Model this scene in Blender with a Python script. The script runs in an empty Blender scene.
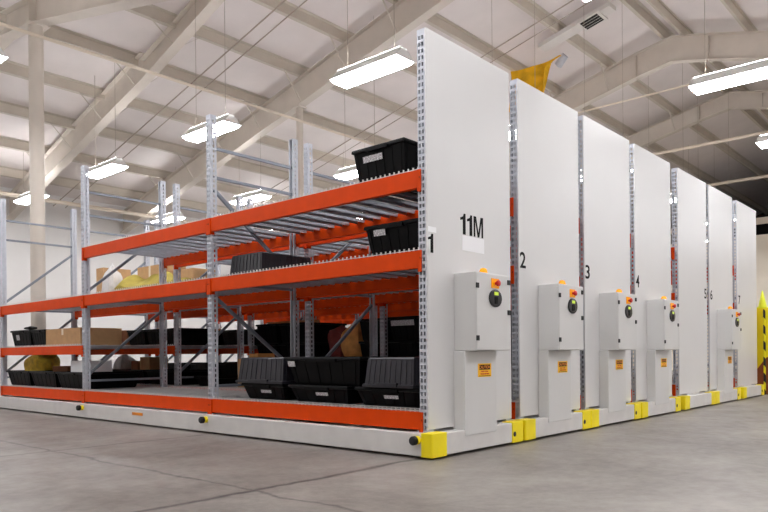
import bpy, bmesh, math, random
from mathutils import Vector, Matrix
random.seed(7)
S = bpy.context.scene
COL = S.collection
# ------------------------------------------------------------------ camera, world, exposure
F_PX, YAW, PITCH, ROLL = 685.17, math.radians(38.644), math.radians(-0.014), math.radians(-0.491)
CAM = Vector((3.2678, -3.8019, 0.7634))
_F = Vector((-math.sin(YAW)*math.cos(PITCH), math.cos(YAW)*math.cos(PITCH), math.sin(PITCH)))
_R = Vector((math.cos(YAW), math.sin(YAW), 0)); _U = _R.cross(_F)
_R2 = math.cos(ROLL)*_R + math.sin(ROLL)*_U; _U2 = -math.sin(ROLL)*_R + math.cos(ROLL)*_U
cd = bpy.data.cameras.new('camera'); cam = bpy.data.objects.new('camera', cd); COL.objects.link(cam)
m = Matrix((_R2, _U2, -_F)).transposed().to_4x4(); m.translation = CAM; cam.matrix_world = m
cd.sensor_fit = 'HORIZONTAL'; cd.sensor_width = 36; cd.lens = F_PX/768*36; cd.shift_y = 97.45/768; cd.shift_x = -71.35/768
cd.clip_start = .05; cd.clip_end = 200
S.camera = cam
w = bpy.data.worlds.new('world'); S.world = w; w.use_nodes = True
w.node_tree.nodes['Background'].inputs[0].default_value = (1, .97, .94, 1)
w.node_tree.nodes['Background'].inputs[1].default_value = .02
LAMP_STRENGTH = 43.0
UP_STRENGTH = 66.0
S.view_settings.view_transform = 'Standard'; S.view_settings.look = 'None'
S.view_settings.gamma = 1; S.view_settings.use_curve_mapping = False
S.view_settings.exposure = -0.1

# ------------------------------------------------------------------ materials
def lin(c): return tuple(((v/255)/12.92 if v/255 <= .04045 else ((v/255+.055)/1.055)**2.4) for v in c)
M = {}
def mat(name, rgb, rough=.5, metal=0, noise=0, scale=8, emit=None, es=1, spec=.5, bump=0, stretch=None, c2=None):
    a = bpy.data.materials.new(name); a.use_nodes = True; nt = a.node_tree; b = nt.nodes['Principled BSDF']
    c = lin(rgb) + (1,)
    b.inputs['Base Color'].default_value = c; b.inputs['Roughness'].default_value = rough
    b.inputs['Metallic'].default_value = metal; b.inputs['Specular IOR Level'].default_value = spec
    if emit:
        b.inputs['Emission Color'].default_value = lin(emit)+(1,); b.inputs['Emission Strength'].default_value = es
    if noise or bump or c2:
        tc = nt.nodes.new('ShaderNodeTexCoord'); n = nt.nodes.new('ShaderNodeTexNoise')
        mp = nt.nodes.new('ShaderNodeMapping'); nt.links.new(tc.outputs['Object'], mp.inputs['Vector'])
        if stretch: mp.inputs['Scale'].default_value = stretch
        nt.links.new(mp.outputs['Vector'], n.inputs['Vector'])
        n.inputs['Scale'].default_value = scale; n.inputs['Detail'].default_value = 5
        r = nt.nodes.new('ShaderNodeValToRGB'); nt.links.new(n.outputs['Fac'], r.inputs['Fac'])
        lo = tuple(v*(1-noise) for v in c[:3])+(1,); hi = tuple(min(1, v*(1+noise)) for v in c[:3])+(1,)
        if c2: lo = lin(c2)+(1,)
        r.color_ramp.elements[0].position = .3; r.color_ramp.elements[1].position = .7
        r.color_ramp.elements[0].color = lo; r.color_ramp.elements[1].color = hi
        nt.links.new(r.outputs['Color'], b.inputs['Base Color'])
        if bump:
            bp = nt.nodes.new('ShaderNodeBump'); bp.inputs['Strength'].default_value = bump; bp.inputs['Distance'].default_value = .02
            nt.links.new(n.outputs['Fac'], bp.inputs['Height']); nt.links.new(bp.outputs['Normal'], b.inputs['Normal'])
    M[name] = a; return a
mat('panel_white', (214, 213, 212), .33, noise=.02, scale=1.2)
mat('cabinet_white', (212, 211, 209), .45, noise=.015, scale=3)
mat('carriage_white', (214, 211, 208), .4, noise=.05, scale=6)
mat('galvanised', (192, 195, 203), .45, .1, noise=.06, scale=20)
mat('brace_steel', (128, 133, 142), .4, .35, noise=.06, scale=20)
mat('tote_sheen', (34, 33, 40), .38, noise=.35, scale=14, stretch=(3, 3, .2))  # upturned black totes: grey sheen put into the base colour
mat('deck_steel', (176, 180, 188), .4, .45, noise=.1, scale=15)
mat('wire_zinc', (215, 213, 210), .35, .35)
mat('beam_orange', (216, 68, 2), .5, noise=.05, scale=9, spec=.12)
mat('safety_yellow', (250, 228, 10), .45, noise=.04, scale=8)
mat('rubber_black', (14, 14, 15), .6)
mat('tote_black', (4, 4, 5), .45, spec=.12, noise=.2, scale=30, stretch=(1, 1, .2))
mat('ink_black', (16, 16, 16), .7, spec=.15)
mat('paper', (240, 240, 242), .6)
mat('paper_marked', (226, 226, 228), .6, noise=.3, scale=60, c2=(90, 80, 85), stretch=(1, 1, 3))
mat('amber', (250, 165, 10), .25, emit=(255, 160, 10), es=.15)
mat('estop_red', (200, 30, 25), .35)
mat('display_green', (190, 210, 60), .3, emit=(170, 200, 50), es=.5)
mat('dial_black', (18, 20, 26), .2)
mat('label_yellow', (250, 190, 10), .5)
mat('label_orange', (235, 140, 25), .5)
mat('cardboard', (196, 156, 110), .8, noise=.08, scale=10)
mat('cardboard_dark', (140, 88, 52), .8, noise=.1, scale=10)
mat('tape_pale', (228, 214, 188), .4)
mat('olive_cloth', (168, 150, 62), .85, noise=.2, scale=5, bump=.5)
mat('yellow_bag', (205, 170, 50), .7, noise=.25, scale=14, bump=.6)
mat('white_plastic', (225, 222, 220), .4, noise=.1, scale=12, bump=.4)
mat('tan_sack', (196, 140, 78), .85, noise=.25, scale=7, bump=.6)
mat('maroon', (105, 32, 28), .7, noise=.2, scale=10)
mat('wood', (178, 132, 84), .7, noise=.2, scale=6, stretch=(1, 6, 6))
mat('brown_board', (138, 72, 34), .7, noise=.15, scale=6)
mat('frame_tan', (206, 196, 184), .55, noise=.04, scale=3)
mat('purlin_tan', (196, 186, 172), .6, noise=.05, scale=3)
mat('ceiling_vinyl', (222, 213, 209), .6, noise=.04, scale=1.5, bump=.25)
mat('wall_white', (226, 223, 220), .7, noise=.03, scale=1.5)
mat('wall_cream', (238, 228, 210), .7, noise=.03, scale=1.5)
mat('pipe_white', (214, 200, 182), .5)
mat('conduit', (160, 148, 134), .5)
mat('duct_white', (214, 208, 202), .45)
mat('dark_void', (22, 18, 14), .8)  # near-black colour standing for unlit depth: back wall and vent opening
mat('insulation_yellow', (226, 172, 22), .95, noise=.22, scale=5, bump=.8)
mat('lamp_housing', (235, 235, 232), .35)
mat('lens', (255, 255, 250), .4, emit=(250, 251, 255), es=LAMP_STRENGTH)
mat('lens_up', (255, 255, 250), .4, emit=(250, 251, 255), es=UP_STRENGTH)
mat('lime_yellow', (232, 240, 40), .5)
mat('cabinet_yellow', (246, 226, 12), .5)

def stripe_mat():
    a = bpy.data.materials.new('hazard_stripe'); a.use_nodes = True; nt = a.node_tree; b = nt.nodes['Principled BSDF']
    tc = nt.nodes.new('ShaderNodeTexCoord'); wv = nt.nodes.new('ShaderNodeTexWave'); wv.inputs['Scale'].default_value = 2.2
    wv.bands_direction = 'DIAGONAL'; r = nt.nodes.new('ShaderNodeValToRGB'); r.color_ramp.interpolation = 'CONSTANT'
    r.color_ramp.elements[0].color = lin((20, 20, 18))+(1,); r.color_ramp.elements[1].color = lin((240, 225, 20))+(1,)
    r.color_ramp.elements[1].position = .55
    nt.links.new(tc.outputs['Object'], wv.inputs['Vector']); nt.links.new(wv.outputs['Fac'], r.inputs['Fac'])
    nt.links.new(r.outputs['Color'], b.inputs['Base Color']); M['hazard_stripe'] = a
stripe_mat()

def floor_mat():
    a = bpy.data.materials.new('concrete'); a.use_nodes = True; nt = a.node_tree; N = nt.nodes; L = nt.links
    b = N['Principled BSDF']; tc = N.new('ShaderNodeTexCoord')
    def noise(sc, det=6, rough=.6):
        n = N.new('ShaderNodeTexNoise'); n.inputs['Scale'].default_value = sc; n.inputs['Detail'].default_value = det
        n.inputs['Roughness'].default_value = rough; L.new(tc.outputs['Object'], n.inputs['Vector']); return n.outputs['Fac']
    def math_(op, x, y):
        q = N.new('ShaderNodeMath'); q.operation = op
        for i, v in enumerate((x, y)):
            if isinstance(v, (int, float)): q.inputs[i].default_value = v
            else: L.new(v, q.inputs[i])
        return q.outputs[0]
    r = N.new('ShaderNodeValToRGB'); e = r.color_ramp.elements
    e[0].position = .36; e[0].color = lin((102, 95, 89))+(1,); e[1].position = .64; e[1].color = lin((151, 145, 138))+(1,)
    f = math_('ADD', math_('MULTIPLY', noise(.7, 7, .62), .65), math_('MULTIPLY', noise(9, 6, .7), .35))
    L.new(f, r.inputs['Fac'])
    sep = N.new('ShaderNodeSeparateXYZ'); L.new(tc.outputs['Object'], sep.inputs[0])
    wob = math_('MULTIPLY', math_('SUBTRACT', noise(1.3, 8, .7), .5), .22)
    def joint(axis, pos, wid, w=wob):
        d = math_('ABSOLUTE', math_('SUBTRACT', math_('ADD', sep.outputs[axis], w), pos), 0)
        return math_('SUBTRACT', 1.0, math_('MINIMUM', math_('DIVIDE', d, wid), 1.0))
    j = joint('X', -.13, .045)
    for ax, p, wd in (('X', -2.9, .04), ('X', -6.1, .03), ('Y', -1.45, .022), ('X', 3.4, .03), ('Y', -6, .03)):
        j = math_('MAXIMUM', j, math_('MULTIPLY', joint(ax, p, wd), .8))
    j = math_('MULTIPLY', j, math_('MINIMUM', math_('MULTIPLY', noise(4, 6, .7), 1.9), 1.0))
    mx = N.new('ShaderNodeMixRGB'); L.new(j, mx.inputs['Fac']); L.new(r.outputs['Color'], mx.inputs[1])
    mx.inputs[2].default_value = lin((44, 38, 38))+(1,)
    L.new(mx.outputs[0], b.inputs['Base Color'])
    rr = N.new('ShaderNodeMapRange'); L.new(noise(2.2), rr.inputs[0]); rr.inputs[3].default_value = .3; rr.inputs[4].default_value = .6
    L.new(rr.outputs[0], b.inputs['Roughness'])
    bp = N.new('ShaderNodeBump'); bp.inputs['Strength'].default_value = .12; bp.inputs['Distance'].default_value = .01
    L.new(noise(30), bp.inputs['Height']); L.new(bp.outputs[0], b.inputs['Normal'])
    M['concrete'] = a
floor_mat()

# ------------------------------------------------------------------ helpers
class MB:
    def __init__(s): s.v = []; s.f = []; s.mi = []; s.mats = []; s.cur = 0
    def use(s, name):
        if name not in s.mats: s.mats.append(name)
        s.cur = s.mats.index(name); return s
    def add(s, vs, fs):
        o = len(s.v); s.v += [tuple(v) for v in vs]; s.f += [tuple(i+o for i in f) for f in fs]; s.mi += [s.cur]*len(fs); return s
    def box(s, x0, x1, y0, y1, z0, z1):
        v = [(x, y, z) for x in (x0, x1) for y in (y0, y1) for z in (z0, z1)]
        return s.add(v, [(0, 1, 3, 2), (4, 6, 7, 5), (0, 4, 5, 1), (2, 3, 7, 6), (0, 2, 6, 4), (1, 5, 7, 3)])
    def hexa(s, b, t):     # bottom 4, top 4 ccw from above
        return s.add(list(b)+list(t), [(3, 2, 1, 0), (4, 5, 6, 7), (0, 1, 5, 4), (1, 2, 6, 5), (2, 3, 7, 6), (3, 0, 4, 7)])
    def bar(s, p, q, w, h=None, n=4, up=(0, 0, 1)):
        p = Vector(p); q = Vector(q); d = (q-p).normalized(); u = Vector(up)
        if abs(d.dot(u)) > .99: u = Vector((1, 0, 0))
        a = d.cross(u).normalized(); b = a.cross(d); h = h or w; vs = []
        if n == 4: ring = [(-w/2, -h/2), (w/2, -h/2), (w/2, h/2), (-w/2, h/2)]
        else: ring = [(w/2*math.cos(2*math.pi*i/n), h/2*math.sin(2*math.pi*i/n)) for i in range(n)]
        for c in (p, q): vs += [c+a*x+b*y for x, y in ring]
        fs = [(i, (i+1) % n, n+(i+1) % n, n+i) for i in range(n)] + [tuple(range(n))[::-1], tuple(range(n, 2*n))]
        return s.add(vs, fs)
    def lathe(s, c, axis, prof, n=20):
        c = Vector(c); ax = Vector(axis).normalized(); u = Vector((0, 0, 1)) if abs(ax.z) < .9 else Vector((1, 0, 0))
        a = ax.cross(u).normalized(); b = ax.cross(a); vs = []
        for h, r in prof: vs += [c+ax*h+(a*math.cos(2*math.pi*i/n)+b*math.sin(2*math.pi*i/n))*max(r, 1e-4) for i in range(n)]
        fs = []
        for k in range(len(prof)-1):
            fs += [(k*n+i, k*n+(i+1) % n, (k+1)*n+(i+1) % n, (k+1)*n+i) for i in range(n)]
        fs += [tuple(range(n))[::-1], tuple(range((len(prof)-1)*n, len(prof)*n))]
        return s.add(vs, fs)
    def mesh(s, name, default, bevel=0, smooth=False):
        me = bpy.data.meshes.new(name); me.from_pydata(s.v, [], s.f)
        for n in (s.mats or [default]): me.materials.append(M[n])
        if s.mats: me.polygons.foreach_set('material_index', s.mi)
        bm = bmesh.new(); bm.from_mesh(me); bmesh.ops.recalc_face_normals(bm, faces=bm.faces)
        if bevel: bmesh.ops.bevel(bm, geom=bm.edges[:], offset=bevel, segments=2, affect='EDGES', profile=.6)
        if smooth:
            for f in bm.faces: f.smooth = True
            for e in bm.edges:
                if len(e.link_faces) == 2 and e.calc_face_angle(0) > .6: e.smooth = False
        bm.to_mesh(me); bm.free(); return me
def link(name, data, parent=None, loc=(0, 0, 0), rz=0):
    o = bpy.data.objects.new(name, data); COL.objects.link(o); o.location = loc; o.rotation_euler = (0, 0, rz)
    if parent: o.parent = parent
    return o
def tag(o, label=None, cat=None, group=None, kind=None):
    if label: o['label'] = label
    if cat: o['category'] = cat
    if group: o['group'] = group
    if kind: o['kind'] = kind
    return o
def empty(name, loc, label, cat, group=None, rz=0):
    o = bpy.data.objects.new(name, None); COL.objects.link(o); o.location = loc; o.rotation_euler = (0, 0, rz)
    o.empty_display_size = .1
    return tag(o, label, cat, group)
def text_mesh(txt, size, ox=(0, 1, 0), oy=(0, 0, 1), sx=1, bold=.0, mat_='ink_black', depth=.0012):
    cu = bpy.data.curves.new('writing', 'FONT'); cu.body = txt; cu.size = size; cu.extrude = depth; cu.offset = bold
    cu.resolution_u = 4
    o = bpy.data.objects.new('tmp', cu); COL.objects.link(o)
    dg = bpy.context.evaluated_depsgraph_get(); me = bpy.data.meshes.new_from_object(o.evaluated_get(dg))
    bpy.data.objects.remove(o); xs = [v.co.x for v in me.vertices]; ys = [v.co.y for v in me.vertices]
    x0, y0 = min(xs), min(ys); X = Vector(ox); Y = Vector(oy); Z = X.cross(Y)
    for v in me.vertices: v.co = X*((v.co.x-x0)*sx) + Y*(v.co.y-y0) + Z*v.co.z
    me.materials.clear(); me.materials.append(M[mat_])
    return me, (max(xs)-x0)*sx, max(ys)-y0

# ------------------------------------------------------------------ building shell
FZ = -.02
XL, XR, YF, YB = -17.8, 10.0, -9.0, 24.0
RX, RZ, SL, SR = -3.0, 8.48, .225, .26          # ridge x, underside of purlins at ridge, slopes
def roof(x): return RZ + (SL*(x-RX) if x < RX else -SR*(x-RX))
DY = 34.0
b = MB().box(XL-.2, XR+.2, YF-.2, DY, FZ-.15, FZ); tag(link('floor', b.mesh('floor', 'concrete')), kind='structure')
def wall(name, x0, x1, y0, y1, z0, z1, mt='wall_white'):
    return tag(link(name, MB().box(x0, x1, y0, y1, z0, z1).mesh(name, mt)), kind='structure')
wall('wall_left', XL-.2, XL, YF, DY, FZ, roof(XL)+.25)
wall('wall_right', XR, XR+.2, YF, DY, FZ, roof(XR)+.25)
def gable(name, y0, y1, mt='wall_white', top=None):
    b = MB(); pts = [(XL, FZ), (XR, FZ), (XR, roof(XR)+.2), (RX, RZ+.2), (XL, roof(XL)+.2)]
    if top: pts = [(XL, FZ), (XR, FZ), (XR, top), (XL, top)]
    n = len(pts)
    b.add([(x, y, z) for y in (y0, y1) for x, z in pts], [tuple(range(n)), tuple(range(n, 2*n))[::-1]]+[(i, i+n, (i+1) % n+n, (i+1) % n) for i in range(n)])
    return tag(link(name, b.mesh(name, mt)), kind='structure')
gable('wall_front', YF-.2, YF); gable('wall_back', DY, DY+.2, 'dark_void')  # back wall coloured dark in place of the darkness beyond
gable('wall_partition', YB, YB+.15, 'wall_cream', 5.2)
wall('trim_1', XL, XR, YB-.06, YB, 5.6, 5.85, 'pipe_white')
# ceiling deck (white vinyl blanket) in two slopes
b = MB(); U = .21; T = .12
for xa, xb in ((XL-.3, RX), (RX, XR+.3)):
    za, zb = roof(xa)+U, roof(xb)+U
    b.hexa([(xa, YF-.3, za), (xb, YF-.3, zb), (xb, DY+.3, zb), (xa, DY+.3, za)], [(xa, YF-.3, za+T), (xb, YF-.3, zb+T), (xb, DY+.3, zb+T), (xa, DY+.3, za+T)])
tag(link('ceiling', b.mesh('ceiling', 'ceiling_vinyl')), kind='structure')
# purlins
def purlin_mesh(slope):
    b = MB(); L0, L1 = YF, DY-.2
    def q(x0, x1, z0, z1): b.hexa([(x0, L0, z0+slope*x0), (x1, L0, z0+slope*x1), (x1, L1, z0+slope*x1), (x0, L1, z0+slope*x0)],
                                  [(x0, L0, z1+slope*x0), (x1, L0, z1+slope*x1), (x1, L1, z1+slope*x1), (x0, L1, z1+slope*x0)])
    q(-.004, .004, 0, .2); q(-.07, .004, -.001, .006); q(-.004, .07, .195, .203)
    return b.mesh('roof_purlin', 'purlin_tan')
pl, pr = purlin_mesh(SL), purlin_mesh(-SR)
for k in range(10):
    x = -6.15+1.5*2-1.5*k
    o = link('roof_purlin', pl, None, (x, 0, roof(x))); tag(o, kind='structure')
for k in range(9):
    x = -2.7+1.5*k
    o = link('roof_purlin', pr, None, (x, 0, roof(x))); tag(o, kind='structure')

# rafters : I sections following the roof
def girder(b, p, q, y, depth, fw=.2):
    (x0, z0), (x1, z1) = p, q
    b.hexa([(x0, y-.006, z0), (x1, y-.006, z1), (x1, y+.006, z1), (x0, y+.006, z0)], [(x0, y-.006, z0+depth), (x1, y-.006, z1+depth), (x1, y+.006, z1+depth), (x0, y+.006, z0+depth)])
    for d in (0, depth-.014):
        b.hexa([(x0, y-fw/2, z0+d), (x1, y-fw/2, z1+d), (x1, y+fw/2, z1+d), (x0, y+fw/2, z0+d)], [(x0, y-fw/2, z0+d+.014), (x1, y-fw/2, z1+d+.014), (x1, y+fw/2, z1+d+.014), (x0, y+fw/2, z0+d+.014)])
def rafter(y, dep, label, left=None):
    root = empty('roof_rafter', (0, y, 0), label, 'roof beam', 'tapered roof rafters')
    zl = lambda x: roof(x)-dep
    def piece(nm, xa, za, xb, zb, d):
        b = MB(); girder(b, (xa, za), (xb, zb), 0, d); link(nm, b.mesh(nm, 'frame_tan'), root)
    e = .9
    if left:
        pts = left+[(RX-e, zl(RX-e))]
        for (xa, za), (xb, zb) in zip(pts, pts[1:]): piece('sloping_beam', xa, za, xb, zb, min(dep-.01, roof(xb)-zb+.17, roof(xa)-za+.17))
    else: piece('sloping_beam', XL, zl(XL), RX-e, zl(RX-e), dep-.01)
    piece('sloping_beam', RX+e, zl(RX+e), XR, zl(XR), dep-.01)
    zr = zl(RX-e)
    b = MB(); girder(b, (RX-e, zr), (RX, RZ-dep-.04), 0, dep-.01); girder(b, (RX, RZ-dep-.04), (RX+e, zl(RX+e)), 0, dep-.01)
    b.box(RX-e-.01, RX-e+.01, -.11, .11, zr-.02, zr+dep-.06); b.box(RX+e-.01, RX+e+.01, -.11, .11, zl(RX+e)-.02, zl(RX+e)+dep-.08)
    link('ridge_joint', b.mesh('ridge_joint', 'frame_tan'), root)
    for k in range(8):
        x = -4.65-1.5*k; z0 = zl(x)
        if left:
            for (xa, za), (xb, zb) in zip(pts, pts[1:]):
                if xa <= x <= xb: z0 = za+(zb-za)*(x-xa)/(xb-xa)
        for sy in (-1, 1): link('flange_brace', MB().bar((x, sy*.55, roof(x)+.02), (x, sy*.08, z0+.03), .035, .006).mesh('flange_brace', 'purlin_tan'), root)
    return root
rafter(3.2, .6, 'tan roof rafter crossing the upper left behind the left round column', [(XL, 4.5), (-14.2, 5.43), (-10.4, 6.36), (-7.7, 7.16)])
rafter(6.27, .62, 'long tan roof rafter rising over the rack from the thin column to the top edge')
rafter(12.6, .62, 'tan roof rafter with its ridge joint above the racks at right')
rafter(17.2, .5, 'farthest tan roof rafter peaking behind the lamp at right')
root = empty('roof_girder', (0, .72, 0), 'deep tan girder resting on the left round column at the top left corner', 'roof beam')
for p_, q_, d_ in (((-9.1, 6.22), (-3.6, 5.02), .75), ((-10.4, 6.38), (-9.1, 6.22), .42), ((-12.0, 6.2), (-10.4, 6.38), .22)):
    b = MB(); girder(b, p_, q_, 0, d_, .22); link('sloping_beam', b.mesh('sloping_beam', 'frame_tan'), root)
link('stiffener_plate', MB().box(-9.12, -9.08, -.12, .12, 6.24, 6.62).mesh('stiffener_plate', 'frame_tan'), root)
link('hanger', MB().bar((-3.7, 0, 5.5), (-3.7, 0, roof(-3.7)), .12, .12).mesh('hanger', 'frame_tan'), root)
def column(x, y, r, z1, label):
    root = empty('steel_column', (x, y, FZ), label, 'column')
    link('shaft', MB().lathe((0, 0, .02), (0, 0, 1), [(0, r), (z1-FZ-.04, r)], 24).mesh('shaft', 'frame_tan', smooth=True), root)
    link('base_plate', MB().box(-r*1.6, r*1.6, -r*1.6, r*1.6, 0, .025).mesh('base_plate', 'frame_tan'), root)
    link('cap_plate', MB().box(-r*1.5, r*1.5, -r*1.5, r*1.5, z1-FZ-.03, z1-FZ).mesh('cap_plate', 'frame_tan'), root)
column(-9.12, .72, .108, 6.22, 'thick tan round column at far left under the deep girder')
column(-9.3, 6.27, .078, roof(-9.3)-.62, 'thin tan round column in the middle rising to the long rafter')

# pipes and conduits
def pipe(name, pts, r, mt, label, cat, group=None, heads=None, n=8):
    root = empty(name, pts[0], label, cat, group); p0 = Vector(pts[0]); b = MB()
    for a, c in zip(pts, pts[1:]): b.bar(Vector(a)-p0, Vector(c)-p0, 2*r, 2*r, n)
    link('pipe', b.mesh('pipe', mt, smooth=True), root)
    if heads:
        for h in heads:
            h = Vector(h)-p0; q = MB().bar(h, h+Vector((0, 0, -.5)), .012, .012, 6).lathe(h+Vector((0, 0, -.5)), (0, 0, -1), [(0, .02), (.03, .035), (.05, .012)], 8)
            link('sprinkler_head', q.mesh('sprinkler_head', 'conduit'), root)
    return root
pipe('sprinkler_pipe', [(-9.0, YF, 6.0), (-9.0, YB, 6.0)], .03, 'pipe_white', 'long pale pipe running from the left column across to the racks', 'pipe')
pipe('sprinkler_pipe', [(-16.2, YF, 4.85), (-16.2, YB, 4.85)], .055, 'pipe_white', 'thick pale pipe under the eave behind the left racks', 'pipe')
def slope_pts(y, dz, x0=XL, x1=XR): return [(x0, y, roof(x0)-dz), (RX, y, RZ-dz), (x1, y, roof(x1)-dz)]
pipe('conduit', slope_pts(4.3, .1), .014, 'conduit', 'thin conduit following the roof slope just beyond the left rafter', 'pipe', 'thin roof conduits')
pipe('conduit', slope_pts(4.62, .1), .012, 'conduit', 'second thin conduit beside the first above the left lamps', 'pipe', 'thin roof conduits')
pipe('conduit', slope_pts(9.1, .1), .014, 'conduit', 'thin conduit crossing the ceiling above the front corner post', 'pipe', 'thin roof conduits')
pipe('conduit', slope_pts(9.5, .08), .01, 'conduit', 'thinnest conduit crossing the ceiling above the panel marked 2', 'pipe', 'thin roof conduits')
pipe('sprinkler_pipe', [(-8.7, 15.2, 6.44), (4.0, 15.2, 6.44)], .045, 'pipe_white', 'pale pipe crossing below the roof at right above the far racks', 'pipe')
pipe('sprinkler_pipe', [(-8.7, 19.8, 6.4), (4.3, 19.8, 6.4)], .05, 'pipe_white', 'farther pale pipe at right just over the last racks', 'pipe')
pipe('sprinkler_pipe', [(-8.4, 11.4, 6.7), (3.0, 11.4, 6.7)], .022, 'pipe_white', 'slim pale pipe behind the large lamp at right', 'pipe')
pipe('brace_rod', [(-8.8, .2, 6.7), (-10.6, .25, 5.75)], .045, 'frame_tan', 'short slanting brace beside the left column at the corner', 'brace')

# supply duct with vent, and hanging insulation
DX, DYY = -3.87, 10.12
root = empty('air_duct', (DX, DYY, 0), 'flat white supply duct with a dark vent grille under the roof', 'duct')
def qd(b, x0, x1, y0, y1, d0, d1): b.hexa([(x0, y0, roof(x0+DX)-d1), (x1, y0, roof(x1+DX)-d1), (x1, y1, roof(x1+DX)-d1), (x0, y1, roof(x0+DX)-d1)],
                                      [(x0, y0, roof(x0+DX)-d0), (x1, y0, roof(x1+DX)-d0), (x1, y1, roof(x1+DX)-d0), (x0, y1, roof(x0+DX)-d0)])
b = MB(); qd(b, -1.3, .5, -.16, .16, .005, .1); link('duct_body', b.mesh('duct_body', 'duct_white'), root)
b = MB().use('duct_white'); qd(b, -.27, .27, -.24, .24, .1, .13); b.use('dark_void'); qd(b, -.21, .21, -.18, .18, .13, .133); b.use('duct_white')
for k in range(3): qd(b, -.21, .21, -.1+k*.1, -.094+k*.1, .133, .138)
link('vent_grille', b.mesh('vent_grille', 'duct_white'), root)
o = link('duct_collar', MB().lathe((0, 0, 0), (-1, .15, -.8), [(0, .09), (.28, .1), (.3, .07)], 16).mesh('duct_collar', 'galvanised', smooth=True), None, (-5.02, 10.95, 8.0)); tag(o, 'short metal duct collar beside the hanging yellow insulation', 'duct')
nx, nz = 24, 12; vs = []; fs = []
for side in (0, 1):
    for i in range(nx+1):
        for j in range(nz+1):
            u, v = i/nx, j/nz
            x = -6.2+u*1.12; top = 7.72+.24*u-.05*math.sin(u*math.pi)
            L = 1.0-.1*math.sin(u*6) if u < .7 else max(.06, 1.0*(1-(u-.7)/.12)) if u < .82 else .14*(1-(u-.82)/.18)+.04
            z = top-L*v; y = 10.32+.48*u+.06*math.sin(u*11+v*2)*(.3+v)-.1*v + side*.05
            vs.append((x+.04*math.sin(v*5), y, z))
n1 = (nx+1)*(nz+1)
for i in range(nx):
    for j in range(nz):
        a = i*(nz+1)+j; fs.append((a, a+nz+1, a+nz+2, a+1)); fs.append((n1+a, n1+a+1, n1+a+nz+2, n1+a+nz+1))
for j in range(nz):
    fs.append((j, j+1, n1+j+1, n1+j)); a = nx*(nz+1)+j; fs.append((a, n1+a, n1+a+1, a+1))
for i in range(nx):
    a = i*(nz+1); fs.append((a, n1+a, n1+a+nz+1, a+nz+1)); a += nz; fs.append((a, a+nz+1, n1+a+nz+1, n1+a))
o = link('hanging_insulation', MB().add(vs, fs).mesh('hanging_insulation', 'insulation_yellow', smooth=True))
tag(o, 'loose sheet of yellow insulation hanging from the ceiling above the panel marked 2', 'insulation')

# ------------------------------------------------------------------ lamps
LX = [7.8, 4.07, .35, -3.45, -7.36, -11.28, -15.2]
LY = [-4.2, -.65, 2.8, 6.3, 9.8]
hous = MB(); hw, hl = .165, .64
hous.box(-hl+.02, hl-.02, -.06, .06, .12, .17)
for sgn in (-1, 1):   # flared reflector sides
    hous.hexa([(-hl, sgn*.155, .02), (hl, sgn*.155, .02), (hl, sgn*.165, .02), (-hl, sgn*.165, .02)], [(-hl, sgn*.06, .13), (hl, sgn*.06, .13), (hl, sgn*.07, .135), (-hl, sgn*.07, .135)])
for sx in (-1, 1):
    hous.hexa([(sx*hl-.004, -.16, .02), (sx*hl+.004, -.16, .02), (sx*hl+.004, .16, .02), (sx*hl-.004, .16, .02)], [(sx*hl-.004, -.065, .13), (sx*hl+.004, -.065, .13), (sx*hl+.004, .065, .13), (sx*hl-.004, .065, .13)])
house_me = hous.mesh('lamp_housing', 'lamp_housing')
lens_me = MB().hexa([(-hl+.03, -.12, -.03), (hl-.03, -.12, -.03), (hl-.03, .12, -.03), (-hl+.03, .12, -.03)], [(-hl, -.165, .02), (hl, -.165, .02), (hl, .165, .02), (-hl, .165, .02)]).mesh('diffuser', 'lens')
slot_me = MB().box(-hl+.04, hl-.04, -.055, -.02, .171, .174).box(-hl+.04, hl-.04, .02, .055, .171, .174).mesh('top_slot', 'lens_up')
LAB = {(2, 3): 'large fluorescent lamp hanging left of the corner post marked 1', (2, 4): 'lit fluorescent lamp hanging behind the tall second post',
       (2, 5): 'lit fluorescent lamp hanging at the top of the third post', (2, 6): 'lit fluorescent lamp behind the thick left column',
       (2, 2): 'lamp cut by the top edge above the vent grille', (3, 2): 'large bright lamp at right edge, nearest of the right lamps',
       (4, 2): 'smaller lamp at right edge below the large bright one', (3, 4): 'bright lamp behind the black tote on the top shelf',
       (3, 5): 'bright lamp seen just above the orange top beam in the middle', (3, 6): 'faint lamp low between the paired posts at left',
       (1, 4): 'lamp cut off by the left edge of the picture'}
ZL = 4.6
LY += [13.3, 20.5, 17.0]  # far rows added out of sight to light the far wall and ceiling
for r_, y in enumerate(LY):
    for c_, x in enumerate(LX):
        if (c_ == 0 and r_ == 0) or (r_ > 4 and c_ == 6): continue
        if r_ == 6 and c_ == 2: continue
        if r_ == 6 and c_ == 3: x = -5.0
        rt = empty('fluorescent_lamp', (x, y, ZL), LAB.get((r_, c_), 'unseen fluorescent lamp hanging on wires outside the picture or hidden behind the racks'), 'ceiling lamp', 'hanging fluorescent lamps')
        link('lamp_housing', house_me, rt); link('diffuser', lens_me, rt); r_ > 5 or link('top_slot', slot_me, rt)
        for sx in (-.45, .45):
            zt = roof(x+sx)+.2-ZL
            link('hanging_wire', MB().bar((sx, 0, .17), (sx, 0, zt), .008, .008, 5).mesh('hanging_wire', 'conduit'), rt)

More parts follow.
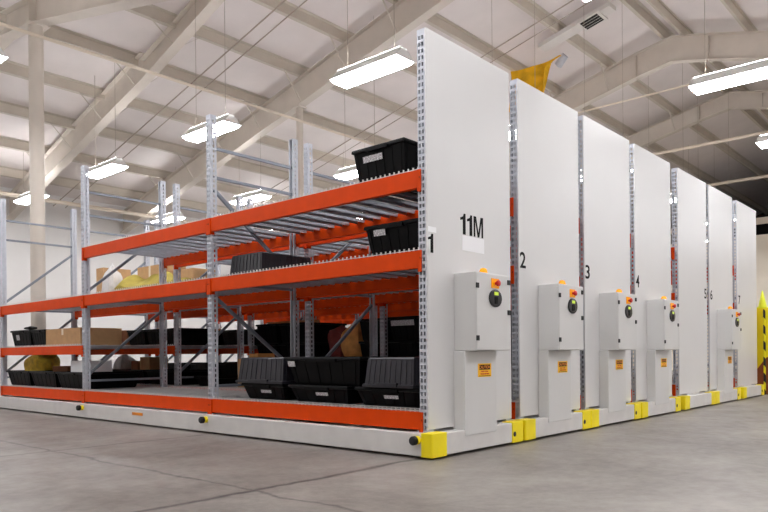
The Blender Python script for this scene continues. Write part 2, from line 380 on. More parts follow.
# ------------------------------------------------------------------ rack parts (local frame: x along rack, y depth from the aisle face)
H = 3.214
PX = {'A': (-.19, -.115), 'B': (-3.078, -3.003), 'C': (-5.993, -5.918), 'D': (-8.872, -8.797)}
PF, PR_, PD = .088, 1.195, .07           # front post face, rear post outer face, post depth
Z0 = .168
def post_mesh():
    b = MB(); w_, d = .075, PD; z0, z1 = 0, H-Z0; p = .0508; n = int((z1-.04)/p)
    for xa, xb in ((0, .014), (w_-.014, w_)): b.add([(xa, d, z0), (xb, d, z0), (xb, d, z1), (xa, d, z1)], [(0, 1, 2, 3)])   # return lips of the open channel
    b.add([(0, 0, z0), (0, d, z0), (0, d, z1), (0, 0, z1)], [(0, 1, 2, 3)])
    def perf(P, W, cols, hw):   # perforated face: P(u,z)->xyz
        edges = [0]
        for c in cols: edges += [c-hw, c+hw]
        edges.append(W)
        def q(u0, u1, a, c): b.add([P(u0, a), P(u1, a), P(u1, c), P(u0, c)], [(0, 1, 2, 3)])
        for i in range(0, len(edges), 2): q(edges[i], edges[i+1], z0, z1)
        for c in cols:
            za = z0
            for k in range(n):
                zb = z0+.02+k*p; q(c-hw, c+hw, za, zb); za = zb+.03
            q(c-hw, c+hw, za, z1)
    perf(lambda u, z: (u, 0, z), w_, (.021, .054), .0095)
    perf(lambda u, z: (w_, u, z), d, (.036,), .009)
    b.add([(0, 0, z1-.001), (w_, 0, z1-.001), (w_, d, z1-.001), (0, d, z1-.001)], [(0, 1, 2, 3)])
    b.box(-.02, w_+.02, -.01, d+.01, -.001, .008)
    me = bpy.data.meshes.new('post'); me.from_pydata(b.v, [], b.f); me.materials.append(M['galvanised']); return me
POST = post_mesh()
pb = MB(); pb.v = [tuple(v.co) for v in POST.vertices]; pb.f = [tuple(p.vertices) for p in POST.polygons]
REAR = bpy.data.meshes.new('post'); REAR.from_pydata([(x, PD-y, z) for x, y, z in pb.v], [], pb.f); REAR.materials.append(M['galvanised'])
def brace(p, q, s=.032):
    return MB().bar((0, p[0], p[1]), (0, q[0], q[1]), s, s, up=(1, 0, 0)).mesh('brace', 'brace_steel')
yi0, yi1 = PF+PD-.01, PR_-PD+.01
HB = {z: brace((yi0, z), (yi1, z), .028) for z in (2.885, 2.585, 1.5, .45)}
DIAG_UP = [brace((yi0, .53), (yi1, 1.39)), brace((yi0, 1.61), (yi1, 2.45))]
DIAG_DN = [brace((yi0, 1.36), (yi1, .6)), brace((yi0, 2.46), (yi1, 1.64))]

def beam_mesh(L, h):   # outer face at y=0, body to y=.045, step on the inner top
    b = MB(); prof = [(0, 0), (0, h), (.028, h), (.028, h-.03), (.045, h-.03), (.045, 0)]; n = len(prof)
    b.add([(x, y, z) for x in (0, L) for y, z in prof], [tuple(range(n)), tuple(range(n, 2*n))[::-1]]+[(i, (i+1) % n, (i+1) % n+n, i+n) for i in range(n)])
    return b.mesh('beam', 'beam_orange')
def conn_mesh(h):
    b = MB().box(0, .0385, -.009, -.002, -.03, h)\
        .box(.0325, .0385, -.009, .04, -.03, h)
    b.use('beam_orange'); b.mi = [0]*len(b.f)
    b.use('ink_black'); b.box(.008, .014, -.0098, -.009, h*.5, h*.5+.014)
    return b.mesh('end_connector', 'beam_orange')
BEAM = {}
def deck_meshes(L, D):
    b = MB(); n = int(L/.05)
    for i in range(n+1):
        x = i*L/n
        if i % 2 == 0: b.bar((x, 0, 0), (x, D, 0), .005)
        b.bar((x, 0, -.03), (x, 0, .022), .009); b.bar((x, D, -.03), (x, D, .014), .006)
    for j in range(8): b.bar((0, j*D/7, .004), (L, j*D/7, .004), .005)
    wire = b.mesh('wire_mesh', 'wire_zinc')
    b = MB(); k = 12
    for i in range(k):
        x = (i+.5)*L/k; w_ = .056
        b.box(x-w_, x+w_, .03, D-.03, -.012, -.006); b.box(x-w_, x-w_+.004, .03, D-.03, -.038, -.006); b.box(x+w_-.004, x+w_, .03, D-.03, -.038, -.006)
    return wire, b.mesh('support_channels', 'deck_steel')
BAYS = [('B', 'A'), ('C', 'B'), ('D', 'C')]
LEVELS = {0: [(.185, .135), (1.413, .133), (2.022, .135)], 1: [(.185, .135), (1.413, .133), (2.022, .135)], 2: [(.185, .135), (.79, .115), (1.413, .133)]}
DECK = {}
CARR = MB().box(-8.9, 0, 0, .07, 0, .168).mesh('base_rail', 'carriage_white', .006)
CARR2 = MB().box(-8.9, 0, 1.14, 1.21, 0, .168).mesh('base_rail', 'carriage_white', .006)
ENDR = MB().box(-.28, 0.001, .03, 1.18, .001, .166).mesh('end_rail', 'carriage_white', .008)
ENDR2 = MB().box(-8.901, -8.79, .03, 1.18, .001, .166).mesh('end_rail', 'carriage_white', .008)
XMEM = MB().box(0, .07, .07, 1.15, .04, .14).mesh('cross_member', 'carriage_white')
WHEEL = MB().lathe((0, -.02, 0), (0, 1, 0), [(0, .07), (.04, .07)], 20).mesh('wheel', 'rubber_black')
def cap_mesh(flip):
    # rounded wraparound corner plate
    pts = [(-.1, -.006), (-.004, -.006), (.004, -.003), (.009, .006), (.009, .165), (-.1, .165)]
    if flip: pts = [(x, 1.21-y) for x, y in pts][::-1]
    n = len(pts); b = MB(); b.add([(x, y, z) for z in (-.004, .174) for x, y in pts], [tuple(range(n)), tuple(range(n, 2*n))[::-1]]+[(i, (i+1) % n, (i+1) % n+n, i+n) for i in range(n)])
    return b.mesh('bumper_cap', 'safety_yellow', .003)
CAPS = [cap_mesh(False), cap_mesh(True)]
KNOB_C = MB().lathe((0, .002, 0), (0, -1, 0), [(0, .032), (.03, .032), (.031, .02)], 18).mesh('yellow_collar', 'safety_yellow', smooth=True)
KNOB_T = MB().lathe((0, -.028, 0), (0, -1, 0), [(0, .024), (.008, .034), (.034, .034), (.044, .026), (.046, .01)], 18).mesh('rubber_tip', 'rubber_black', smooth=True)
PLUG = MB().lathe((0, 0, 0), (1, 0, 0), [(0, .026), (.006, .026), (.01, .018)], 18).mesh('rubber_plug', 'rubber_black', smooth=True)
PANEL = MB().box(-.1145, -.103, .087, 1.197, .19, H).mesh('end_panel', 'panel_white', .002)
SKIRT = MB().box(-.1145, -.108, .39, .85, .1685, .19).mesh('end_skirt', 'carriage_white')
cb = MB().box(-.1025, .112, .402, .868, .783, 1.392); CABI = cb.mesh('control_cabinet', 'cabinet_white', .006)
DOOR = MB().box(.1122, .118, .407, .863, .79, 1.385).mesh('door', 'cabinet_white', .002)
PED = MB().box(-.1025, .008, .392, .818, .118, .782).mesh('pedestal', 'cabinet_white', .008)
LATCH = MB().box(0, .008, -.018, .018, -.02, .02).mesh('latch', 'rubber_black', .002)
SPLATE = MB().box(0, .006, -.05, .05, -.038, .038).mesh('emergency_stop_plate', 'amber')
SBUT = MB().lathe((.006, 0, 0), (1, 0, 0), [(0, .012), (.02, .012), (.022, .024), (.035, .024), (.042, .012)], 18).mesh('emergency_stop_button', 'estop_red', smooth=True)
dd = MB(); n = 28
ring = [(math.cos(2*math.pi*i/n)*.084, math.sin(2*math.pi*i/n)*.072) for i in range(n)]
dd.add([(0, y, z) for y, z in ring]+[(.012, y*.97, z*.97) for y, z in ring]+[(.014, y*.8, z*.8) for y, z in ring],
       [tuple(range(n))[::-1], tuple(range(2*n, 3*n))]+[(i, (i+1) % n, n+(i+1) % n, n+i) for i in range(n)]+[(n+i, n+(i+1) % n, 2*n+(i+1) % n, 2*n+i) for i in range(n)])
DIAL = dd.mesh('control_pad', 'dial_black', smooth=True)
DISP = MB().box(.014, .0165, -.028, .028, .024, .05).mesh('display', 'display_green', .002)
KEYS = MB().box(.014, .018, -.02, .02, -.045, .012).mesh('keypad', 'ink_black', .003)
BEAC = MB().lathe((0, 0, 0), (0, 0, 1), [(0, .034), (.012, .034), (.03, .031), (.045, .022), (.05, .008)], 20).mesh('beacon_light', 'amber', smooth=True)
def warning_label():
    b = MB().use('label_yellow'); b.box(0, .0015, 0, .18, 0, .108); b.use('ink_black'); b.box(.0015, .0018, .018, .162, .058, .098)
    b.box(.0015, .0018, .012, .168, .005, .01)
    me = b.mesh('warning_label', 'label_yellow'); parts = [(me, Vector((0, 0, 0)))]
    bm = bmesh.new(); bm.from_mesh(me)
    for t, sz, mt, y, z, X in (('CAUTION', .034, 'label_orange', .0135, .066, 1.0), ('KEEP CLEAR', .016, 'estop_red', .018, .038, 1.1), ('WHEN MOVING', .016, 'estop_red', .014, .018, 1.0)):
        tm, ww, hh = text_mesh(t, sz, sx=X, bold=.0006, mat_=mt, depth=.0004)
        if mt not in [m_.name for m_ in me.materials]: me.materials.append(M[mt])
        idx = [m_.name for m_ in me.materials].index(mt); tm.transform(Matrix.Translation((.0022, (.18-ww)/2, z)))
        k0 = len(bm.faces); bm.from_mesh(tm); bm.faces.ensure_lookup_table()
        for f in bm.faces[k0:]: f.material_index = idx
    bm.to_mesh(me); bm.free(); return me
WLAB = warning_label()

ONE = [[(.30, 0), (.62, 0), (.62, 1), (.42, 1), (.33, .86), (.02, .78), (.02, .66), (.30, .70)]]
EM = [[(0, 0), (.14, 0), (.14, .78), (.14, 1), (0, 1)], [(.14, 1), (.14, .72), (.34, 0), (.46, 0), (.40, .28), (.22, 1)], [(.46, 0), (.66, .72), (.66, 1), (.58, 1), (.40, .28), (.34, 0)],
      [(.66, 0), (.80, 0), (.80, 1), (.66, 1)]]
EM = [[(0, 0), (.17, 0), (.17, 1), (0, 1)], [(.83, 0), (1, 0), (1, 1), (.83, 1)], [(.1, 1), (.26, 1), (.56, 0), (.42, 0)], [(.9, 1), (.74, 1), (.44, 0), (.58, 0)]]
def glyph_mesh(polys, w_, h):
    b = MB(); e = .0012; 
    for i, p in enumerate(polys):
        n = len(p); d = e+i*.00015
        b.add([(x_, y*w_, z*h) for x_ in (0, d) for y, z in p], [tuple(range(n))[::-1], tuple(range(n, 2*n))]+[(k, (k+1) % n, (k+1) % n+n, k+n) for k in range(n)])
    return b
def number(root, txt, y, z, h, wmax, name='number_marking'):
    if txt == '1': me = glyph_mesh(ONE, wmax/.62, h).mesh(name, 'ink_black')
    elif txt == '11M':
        b = MB()
        for g, off, w_ in ((ONE, 0, .115), (ONE, .088, .115), (EM, .178, .13)):
            q = glyph_mesh(g, w_, h); b.add([(x, yy+off, zz) for x, yy, zz in q.v], q.f)
        me = b.mesh(name, 'ink_black')
    else:
        me, ww, hh = text_mesh(txt, h*1.38, bold=.003); me.transform(Matrix.Diagonal((1, wmax/ww, h/hh, 1)))
    return link(name, me, root, (-.1028, y, z))

OFF = [0, 1.25, 2.476, 3.727, 5.105, 6.33, 7.69]
RACKLAB = ['nearest white-ended mobile rack marked 1 and 11M with orange beams', 'white-ended mobile rack marked 2, second from the near corner',
           'white-ended mobile rack marked 3, third from the near corner', 'white-ended mobile rack marked 4, fourth from the near corner',
           'white-ended rack without a control cabinet, its end panel marked 5 at the right', 'mobile rack marked 6 with control cabinet, next to last in the row',
           'last white-ended rack marked 7 at the far end beside the yellow cabinet']
for u in range(7):
    R_ = empty('mobile_rack', (0, OFF[u], 0), RACKLAB[u], 'storage rack', 'mobile storage racks in a row')
    link('base_rail', CARR, R_); link('base_rail', CARR2, R_); link('end_rail', ENDR, R_); link('end_rail', ENDR2, R_)
    for k in range(8): link('cross_member', XMEM, R_, (-1.2-k*.95, 0, 0))
    for cx in (-.5, -3.3, -6, -8.5):
        for cy in (.12, 1.1): link('wheel', WHEEL, R_, (cx, cy, FZ+.07))
    for c in CAPS: tag(link('bumper_cap', c, R_), 'yellow corner bumper')
    if u != 4: link('rubber_plug', PLUG, R_, (.001, 1.078, .07))
    for kx in (() if u else (-.135, -2.975, -5.78, -8.86)):
        k_ = link('travel_bumper', KNOB_C, R_, (kx, 0, .12)); link('rubber_tip', KNOB_T, k_)
    if u == 0:
        me = MB().box(-.12, .12, -.002, 0, -.016, .016).mesh('warning_sticker', 'label_orange'); link('warning_sticker', me, R_, (-4.38, -.0005, .108))
    # frames
    for f in 'ABCD':
        x0, x1 = PX[f]; fr = link('upright_frame', POST, R_, (x0, PF, Z0))
        link('post', REAR, fr, (0, PR_-PD-PF, 0))
        base = Vector((.0375, -PF, -Z0))
        for z, me in HB.items(): link('horizontal_brace', me, fr, base)
        for me in (DIAG_DN if (u == 0 and f == 'B') else DIAG_UP): link('diagonal_brace', me, fr, base)
    for bi, (lf, rt_) in enumerate(BAYS):
        xa, xb = PX[lf][1]-.0, PX[rt_][0]; L = xb-xa
        for z, h in LEVELS[bi]:
            if u == 0 and False: continue
            key = (bi, h)
            if key not in BEAM: BEAM[key] = (beam_mesh(L-.002, h), conn_mesh(h))
            bme, cme = BEAM[key]
            for side in (0, 1):
                y = PF-.004 if side == 0 else PR_+.004
                o = link('orange_beam', bme, R_, (xa+.001, y, z))
                if side: o.scale = (1, -1, 1)
                c1 = link('end_connector', cme, o, (-.0375, 0, 0)); c2 = link('end_connector', cme, o, (L+.0355, 0, 0)); c2.scale = (-1, 1, 1)
            if bi not in DECK: DECK[bi] = deck_meshes(L-.012, 1.1)
            wm, cm = DECK[bi]
            d_ = link('wire_deck', wm, R_, (xa+.006, PF+.008, z+h+.004)); link('support_channels', cm, d_)
    link('end_panel', PANEL, R_); link('end_skirt', SKIRT, R_)
    # control cabinet
    if u not in (4, 6):
        c = link('control_cabinet', CABI, R_); link('door', DOOR, c)
        for y, z in ((.412, 1.285), (.412, .88), (.838, 1.335), (.838, 1.09)): link('latch', LATCH, c, (.1185, y, z))
        link('emergency_stop_plate', SPLATE, c, (.1185, .648, 1.315)); tag(link('emergency_stop_button', SBUT, c, (.1185, .648, 1.315)), 'red emergency stop button')
        p = link('control_pad', DIAL, c, (.1185, .646, 1.196)); p2 = link('display', DISP, c, (.1185, .646, 1.196)); link('keypad', KEYS, c, (.1185, .646, 1.196))
        link('beacon_light', BEAC, c, (.03, .615, 1.393))
        pd = link('pedestal', PED, R_); tag(link('warning_label', WLAB, pd, (.0085, .56, .572)), 'yellow caution label with a black header')
    # numbers
    if u == 0:
        number(R_, '1', .094, 1.525, .145, .062); number(R_, '11M', .488, 1.715, .168, .3, 'bay_marking')
        link('paper_sheet', MB().box(0, .0008, .515, .81, 1.588, 1.708).mesh('paper_sheet', 'paper'), R_, (-.1029, 0, 0))
        link('paper_tag', MB().box(0, .0008, .1, .193, 1.682, 1.723).mesh('paper_tag', 'paper'), R_, (-.1029, 0, 0))
    else:
        number(R_, str(u+1), {1: 1.35, 2: 2.58, 3: 3.83, 4: 6.19, 5: 6.45, 6: 7.83}[u]-OFF[u], 1.525, .145, .095)

# ------------------------------------------------------------------ things on the shelves
def tote_mesh(W, D, Hh, inv=False):
    """open tapered tote with a flared lip and fluted walls; inv = stored upside down"""
    b = MB(); s = .86 if not inv else .9
    def ring(w_, d_, z): return [(-w_/2, -d_/2, z), (w_/2, -d_/2, z), (w_/2, d_/2, z), (-w_/2, d_/2, z)]
    rings = [ring(W*s-.02, D*s-.02, 0), ring(W*s, D*s, .012), ring(W*.955, D*.955, Hh-.03), ring(W, D, Hh-.026), ring(W, D, Hh-.012), ring(W*.99, D*.99, Hh),
             ring(W*.93, D*.93, Hh), ring(W*(s-.03), D*(s-.03), .01)]
    vs = sum(rings, []); fs = [(3, 2, 1, 0)]
    for k in range(len(rings)-1):
        for i in range(4): fs.append((k*4+i, k*4+(i+1) % 4, (k+1)*4+(i+1) % 4, (k+1)*4+i))
    k = len(rings)-1; fs.append((k*4, k*4+1, k*4+2, k*4+3)); b.add(vs, fs)
    zt = Hh-.028; e = .0045; nr = 9 if inv else 6
    for side in (-1, 1):
        for i in range(nr):
            u = -.44+.88*i/(nr-1); rw = .014 if inv else .006
            x0, x1 = u*W*s, u*W*.955
            b.hexa([(x0-rw, side*(D*s/2-.002), 0.014), (x0+rw, side*(D*s/2-.002), 0.014), (x0+rw, side*(D*s/2+e), 0.014), (x0-rw, side*(D*s/2+e), 0.014)],
                   [(x1-rw, side*(D*.955/2-.002), zt), (x1+rw, side*(D*.955/2-.002), zt), (x1+rw, side*(D*.955/2+e), zt), (x1-rw, side*(D*.955/2+e), zt)])
            y0, y1 = u*D*s, u*D*.955
            b.hexa([(side*(W*s/2-.002), y0-rw, 0.014), (side*(W*s/2+e), y0-rw, 0.014), (side*(W*s/2+e), y0+rw, 0.014), (side*(W*s/2-.002), y0+rw, 0.014)],
                   [(side*(W*.955/2-.002), y1-rw, zt), (side*(W*.955/2+e), y1-rw, zt), (side*(W*.955/2+e), y1+rw, zt), (side*(W*.955/2-.002), y1+rw, zt)])
    b.box(-W*.2, W*.2, -D/2-.01, -D/2+.01, Hh-.04, Hh-.012); b.box(-W*.2, W*.2, D/2-.01, D/2+.01, Hh-.04, Hh-.012)
    if inv: b.v = [(x, y, Hh-z) for x, y, z in b.v]
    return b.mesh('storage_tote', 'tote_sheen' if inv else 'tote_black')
TC = {}
def tote(x, y, z, W, D, Hh, label, group='black storage totes', rz=0, stick=None, inv=False):
    key = (W, D, Hh, inv)
    if key not in TC: TC[key] = tote_mesh(*key)
    r = empty('storage_tote', (x, y, z), label, 'storage bin', group, rz)
    link('tub', TC[key], r)
    if inv: r['label'] = label
    if stick:   # (face, offset, zfrac, w, h)
        face, off, zz, w_, h_ = stick; s = .86+.105*zz/(Hh-.03)
        if face == 'y': o = link('label_sticker', MB().box(-w_/2, w_/2, -.001, .001, -h_/2, h_/2).mesh('label_sticker', 'paper_marked'), r, (off, -D*s/2-.0115, zz)); o.rotation_euler = (math.atan2(D*.0525, Hh-.03), 0, 0)
        else: o = link('label_sticker', MB().box(-.001, .001, -w_/2, w_/2, -h_/2, h_/2).mesh('label_sticker', 'paper_marked'), r, (W*s/2+.0115, off, zz)); o.rotation_euler = (0, math.atan2(W*.0525, Hh-.03), 0)
    return r
def carton(x, y, z, W, D, Hh, label, mt='cardboard', group='cardboard cartons', open_=False, rz=0, tape=True):
    r = empty('carton', (x, y, z), label, 'box', group, rz)
    if open_:
        b = MB().box(-W/2, W/2, -D/2, D/2, 0, .006); t = .005
        b.box(-W/2, W/2, -D/2, -D/2+t, 0, Hh).box(-W/2, W/2, D/2-t, D/2, 0, Hh).box(-W/2, -W/2+t, -D/2, D/2, 0, Hh).box(W/2-t, W/2, -D/2, D/2, 0, Hh)
        link('carton_body', b.mesh('carton_body', mt), r)
        b = MB().hexa([(-W/2, -D/2, Hh-.003), (W/2, -D/2, Hh-.003), (W/2, -D/2-.12, Hh-.06), (-W/2, -D/2-.12, Hh-.06)][::-1], [(-W/2, -D/2, Hh), (W/2, -D/2, Hh), (W/2, -D/2-.12, Hh-.057), (-W/2, -D/2-.12, Hh-.057)][::-1])
        b.hexa([(-W/2, -D/2, Hh-.002), (-W/2-.1, -D/2, Hh+.05), (-W/2-.1, D/2, Hh+.05), (-W/2, D/2, Hh-.002)], [(-W/2, -D/2, Hh+.002), (-W/2-.1, -D/2, Hh+.054), (-W/2-.1, D/2, Hh+.054), (-W/2, D/2, Hh+.002)])
        link('flap', b.mesh('flap', mt), r)
    else:
        link('carton_body', MB().box(-W/2, W/2, -D/2, D/2, 0, Hh).mesh('carton_body', mt, .004), r)
        if tape: link('tape', MB().box(-.03, .03, -D/2-.001, D/2+.001, Hh*.62, Hh+.001).mesh('tape', 'tape_pale'), r)
    return r
def blob(name, x, y, z, W, D, Hh, mt, label, cat, group=None, seed=0, sub=None):
    rnd = random.Random(seed); b = MB(); nu, nv = 16, 10; vs = []
    ph = [rnd.uniform(0, 6) for _ in range(6)]
    for j in range(nv+1):
        v = j/nv; rr = math.sin(math.pi*(.08+.92*v)/1.0)**.45 if v < 1 else 0
        rr = (1-(2*v-1)**4)**.5 if 0 < v < 1 else .02
        for i in range(nu):
            a = 2*math.pi*i/nu
            k = 1+.1*math.sin(3*a+ph[0]+v*3)+.07*math.sin(5*a+ph[1]-v*5)
            zz = v*Hh*(1+.1*math.sin(2*a+ph[2])*v)
            ca, sa = math.cos(a), math.sin(a); sq = 1/max(abs(ca), abs(sa))**.6
            vs.append((W/2*ca*rr*k*sq*.85, D/2*sa*rr*k*sq*.85, zz))
    fs = [(j*nu+i, j*nu+(i+1) % nu, (j+1)*nu+(i+1) % nu, (j+1)*nu+i) for j in range(nv) for i in range(nu)]
    fs += [tuple(range(nu))[::-1], tuple(range(nv*nu, nv*nu+nu))]
    o = link(name, b.add(vs, fs).mesh(name, mt, smooth=True), None, (x, y, z)); tag(o, label, cat, group); return o
D0, D15, D2, D1 = .333, .918, 1.559, 2.170    # resting heights on the wire decks
def Y(u, v): return OFF[u]+v
# rack 1
tote(-.70, .52, D1, .6, .72, .297, 'black tote alone on the top shelf beside the panel marked 1', stick=('y', -.06, .2, .22, .05))
tote(-.545, .52, D2, .63, .72, .255, 'black tote with a white label on the middle shelf beside the panel marked 1', stick=('y', -.14, .19, .13, .05))
tote(-2.605, .53, D2, .56, .66, .215, 'upturned black tote on the middle shelf next to the second post', inv=True)
lows = [(-2.31, .66, 'shallow black tote at the bottom left under the left upturned tote'), (-1.5, .8, 'shallow black tote in the middle of the bottom shelf row'), (-.65, .72, 'shallow black tote on the bottom shelf nearest the panel marked 1')]
for x, W, lb in lows: tote(x, .6, D0, W, .84, .155, lb, 'black totes on the bottom shelf', stick=('y', .05, .08, .16, .03))
tote(-2.335, .6, D0+.156, .75, .88, .25, 'upturned fluted tote standing on the bottom row at the left', 'black totes on the bottom shelf', inv=True, stick=None)
tote(-1.43, .62, D0+.156, 1.0, .9, .25, 'wide black tote in shadow between the two upturned totes', 'black totes on the bottom shelf', stick=('y', -.42, .19, .1, .05))
tote(-.61, .6, D0+.156, .57, .88, .245, 'upturned fluted tote close to the panel marked 1', 'black totes on the bottom shelf', inv=True)
# bay 3 of rack 1
tote(-8.38, .5, D15, .76, .62, .25, 'black tote at the left end of the short left shelf', stick=('y', -.1, .14, .12, .08))
tote(-7.72, .5, D15, .52, .62, .24, 'black tote on the short left shelf touching the taped carton')
blob('cable_bundle', -8.1, .25, D15+.252, .22, .16, .05, 'rubber_black', 'small black bundle lying on the tote at the left end', 'cable bundle', seed=3)
carton(-6.86, .47, D15, 1.12, .55, .232, 'wide taped cardboard carton on the short left shelf beside the black tote')
for i, x in enumerate((-8.33, -7.42, -6.51)): tote(x, .52, D0, .88, .78, .225, ['leftmost black tote on the bottom left shelf', 'middle black tote on the bottom left shelf', 'black tote on the bottom left shelf beside the third post'][i], 'black totes on the bottom left shelf')
blob('yellow_bag', -8.33, .5, D0+.02, .62, .45, .46, 'yellow_bag', 'yellow crumpled bag in the leftmost bottom tote', 'bag', seed=1)
carton(-6.5, .42, D0+.012, .46, .35, .36, 'pale carton standing in the tote by the third post', 'paper', tape=False)
carton(-7.35, .55, D0+.012, .5, .4, .28, 'dark brown carton in the middle bottom tote', 'cardboard_dark', tape=False)
# rack 2, bay 3
carton(-8.55, Y(1, .45), D15, .36, .5, .25, 'open cardboard carton on the second rack just right of the third post', open_=True)
blob('plastic_bundle', -8.15, Y(1, .36), D15, .36, .36, .2, 'white_plastic', 'white plastic wrapped bundle beside the open carton', 'bundle', seed=8)
carton(-7.8, Y(1, .48), D15, .26, .5, .26, 'plain brown carton on the second rack beside the plastic bundle', 'cardboard_dark', tape=False)
for i, x in enumerate((-7.35, -6.75, -6.27)): tote(x, Y(1, .5), D15, .56 if i < 2 else .38, .6, .25, 'black tote on the short shelf of the second rack, %s of three' % ('left', 'middle', 'right')[i])
for i, x in enumerate((-8.3, -7.4, -6.5)): tote(x, Y(1, .5), D0, .84, .74, .22, ['black tote low on the second rack, far left', 'black tote low on the second rack, under the brown carton', 'black tote low on the second rack by the paired posts'][i], 'black totes low on the second rack')
blob('pink_bag', -8.2, Y(1, .45), D0+.012, .4, .36, .42, 'white_plastic', 'pale bag heaped in a low tote on the second rack', 'bag', seed=12)
carton(-7.25, Y(1, .45), D0+.012, .3, .3, .4, 'small tan carton standing in a low tote on the second rack', tape=False)
carton(-7.58, Y(1, .45), D0+.012, .22, .3, .34, 'dark carton beside the small tan carton low on the second rack', 'cardboard_dark', tape=False)
carton(-8.52, Y(1, .42), D2, .26, .46, .68, 'tall tan carton at the far left of the second rack middle shelf', 'cardboard', tape=False)
blob('cloth_roll', -8.2, Y(1, .25), D2, .34, .3, .68, 'white_plastic', 'upright white wrapped roll on the second rack middle shelf', 'roll', seed=4)
carton(-7.5, Y(1, .72), D2, .8, .4, .66, 'large tan carton behind the left of the olive cloth')
carton(-6.6, Y(1, .72), D2, .8, .4, .52, 'tan carton behind the right of the olive cloth, nearest the paired posts')
nx, ny = 20, 8; vs = []
for i in range(nx+1):
    for j in range(ny+1):
        u, v = i/nx, j/ny
        vs.append((-.9+1.8*u, -.26+.32*v, .3+.25*v-.15*u+.05*math.sin(u*9+v*3)+.02*math.sin(u*23)))
fs = [(i*(ny+1)+j, (i+1)*(ny+1)+j, (i+1)*(ny+1)+j+1, i*(ny+1)+j+1) for i in range(nx) for j in range(ny)]
vs2 = vs+[(x, y, 0) for x, y, z in vs]; n1 = len(vs)
fs2 = fs+[tuple(n1+k for k in f[::-1]) for f in fs]
for i in range(nx): fs2.append((i*(ny+1), n1+i*(ny+1), n1+(i+1)*(ny+1), (i+1)*(ny+1))); fs2.append((i*(ny+1)+ny, (i+1)*(ny+1)+ny, n1+(i+1)*(ny+1)+ny, n1+i*(ny+1)+ny))
for j in range(ny): fs2.append((j, j+1, n1+j+1, n1+j)); k = nx*(ny+1)+j; fs2.append((k, n1+k, n1+k+1, k+1))
o = link('folded_cloth', MB().add(vs2, fs2).mesh('folded_cloth', 'olive_cloth', smooth=True), None, (-7.08, Y(1, .44), D2)); tag(o, 'olive yellow cloth heaped in front of tan cartons on the second rack', 'cloth')
# deeper racks
names = ['third', 'fourth', 'fifth', 'sixth']
for k, u in enumerate((2, 3, 4, 5)):
    for i, x in enumerate((-8.3, -7.4, -6.5)):
        tote(x, Y(u, .5), D15, .84, .6, .26, 'black tote on the short shelf of the %s rack, %s' % (names[k], ('left', 'middle', 'right')[i]), 'black totes on the deeper short shelves')
    for i, x in enumerate((-8.3, -7.4, -6.5)):
        tote(x, Y(u, .5), D0, .84, .7, .3, 'black tote on the bottom shelf of the %s rack, %s' % (names[k], ('left', 'middle', 'right')[i]), 'black totes on the deeper bottom shelves')
carton(-7.2, Y(2, .25), D15+.262, .26, .1, .03, 'flat brown carton lying on totes on the third rack', 'cardboard_dark', tape=False)
for i, x in enumerate((-4.68, -4.42, -4.14)): carton(x, Y(1, .45), D0, .2, .26, (.38, .45, .4)[i], 'narrow tan carton standing on the empty second rack deck, %s of three' % ('left', 'middle', 'right')[i], 'cardboard' if i != 1 else 'tan_sack', tape=False)
for i, x in enumerate((-5.4, -3.5)):
    tote(x, Y(1, .6), D0, .62, .75, .14, 'shallow dark tote low on the second rack behind the empty deck, %s' % ('left', 'right')[i], 'black totes low on the second rack')
for i, (x, W) in enumerate(((-2.55, .7), (-1.8, .7), (-1.1, .62), (-.5, .5))):
    tote(x, Y(1, .55), D0, W, .8, .3, 'dark tote low on the second rack behind the upturned totes, %s' % ('leftmost', 'second from left', 'second from right', 'nearest the corner')[i], 'dark totes on the second rack by the corner')
tote(-3.98, Y(2, .55), D0, .7, .8, .3, 'dark tote under the tan sack on the third rack', 'dark totes deep on the third rack')
blob('tan_sack', -3.85, Y(2, .45), D0+.302, .42, .45, .58, 'tan_sack', 'bulging tan sack standing behind the slanted brace on the third rack', 'sack', seed=21)
blob('maroon_sack', -4.27, Y(2, .5), D0+.302, .34, .4, .5, 'maroon', 'dark maroon sack left of the tan sack', 'sack', seed=23)
for i, (x, W) in enumerate(((-5.62, .5), (-4.98, .66), (-3.33, .44))):
    for j in range(3): tote(x, Y(2, .55), D0+j*.302, W, .8, .3, 'dark tote on the third rack, %s stack, %s' % (('far left', 'under the plank', 'right of the tan sack')[i], ('bottom', 'middle', 'top')[j]), 'dark totes deep on the third rack')
for i, x in enumerate((-2.6, -1.85, -1.1, -.45)):
    for j in range(3): tote(x, Y(2, .5), D0+j*.302, .7 if i < 3 else .5, .8, .3, 'dark tote on the third rack behind, column %s, %s' % (('farthest left', 'second from left', 'second from right', 'at the right')[i], ('bottom', 'middle', 'top')[j]), 'dark totes deep on the third rack', stick=('y', -.1, .22, .4, .07) if (i == 0 and j == 2) else None)
o = link('wood_plank', MB().box(-.55, .6, -.05, .05, 0, .04).mesh('wood_plank', 'wood', .003), None, (-5.3, Y(2, .4), D0+.907)); tag(o, 'pale wooden plank lying across the deep dark totes', 'plank')
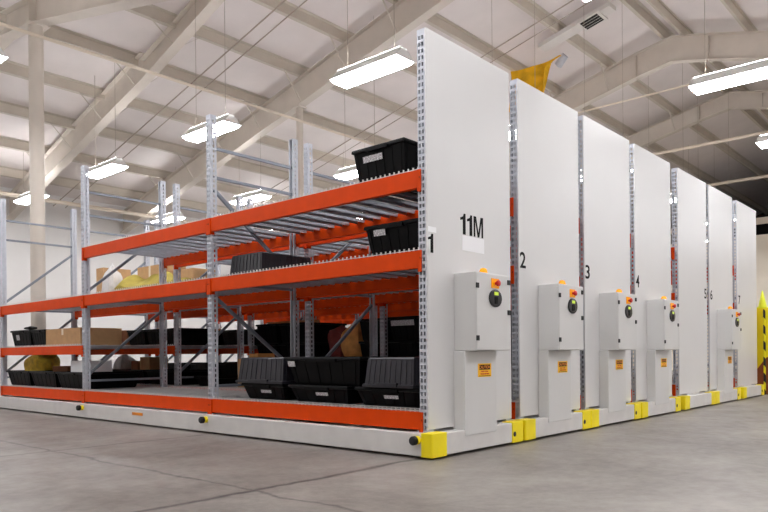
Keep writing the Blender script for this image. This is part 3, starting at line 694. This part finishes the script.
for i, x in enumerate((-5.5, -4.7, -3.9, -3.35)):
    for j in range(2): tote(x, Y(3, .5), D0+j*.302, .7 if i < 3 else .38, .8, .3, 'dark tote on the fourth rack, column %s, %s' % (('farthest left', 'second from left', 'second from right', 'at the right')[i], ('below', 'above')[j]), 'dark totes deep on the fourth rack')
# ------------------------------------------------------------------ yellow corner at the far right
r = empty('safety_cabinet', (.16, 9.5, FZ), 'bright yellow steel cabinet standing past the last rack at the right edge', 'cabinet')
link('cabinet_body', MB().box(-.42, .42, -.22, .22, .03, 1.55).mesh('cabinet_body', 'cabinet_yellow', .006), r)
for sx in (-1, 1):
    d = link('door', MB().box(-.2, .2, -.235, -.222, .08, 1.51).mesh('door', 'cabinet_yellow', .003), r, (sx*.205, 0, 0))
    link('handle', MB().box(-.012, .012, -.26, -.236, .75, .9).mesh('handle', 'rubber_black'), d, (-sx*.16, 0, 0))
link('plinth', MB().box(-.4, .4, -.2, .2, 0, .03).mesh('plinth', 'rubber_black'), r)
r = empty('traffic_cone', (-.14, 9.4, FZ+1.551), 'small lime yellow cone on top of the yellow cabinet', 'cone')
link('cone_body', MB().lathe((0, 0, .02), (0, 0, 1), [(0, .075), (.05, .065), (.29, .012), (.3, .004)], 20).mesh('cone_body', 'lime_yellow', smooth=True), r)
link('cone_base', MB().box(-.1, .1, -.1, .1, 0, .02).mesh('cone_base', 'lime_yellow', .004), r)
o = link('striped_pole', MB().lathe((0, 0, 0), (0, 0, 1), [(0, .02), (1.52, .02)], 12).mesh('striped_pole', 'hazard_stripe', smooth=True), None, (-.06, 9.2, FZ)); tag(o, 'black and yellow striped pole in front of the yellow cabinet', 'pole')
b = MB(); b.add([(-.2, 0, 0), (.35, 0, 0), (.35, 0, .75), (-.02, 0, .66), (-.2, 0, .42), (-.2, .02, 0), (.35, .02, 0), (.35, .02, .75), (-.02, .02, .66), (-.2, .02, .42)],
      [(0, 1, 2, 3, 4), (9, 8, 7, 6, 5), (0, 5, 6, 1), (1, 6, 7, 2), (2, 7, 8, 3), (3, 8, 9, 4), (4, 9, 5, 0)])
o = link('brown_board', b.mesh('brown_board', 'brown_board'), None, (-.02, 9.225, FZ)); tag(o, 'brown board standing against the foot of the yellow cabinet', 'board')
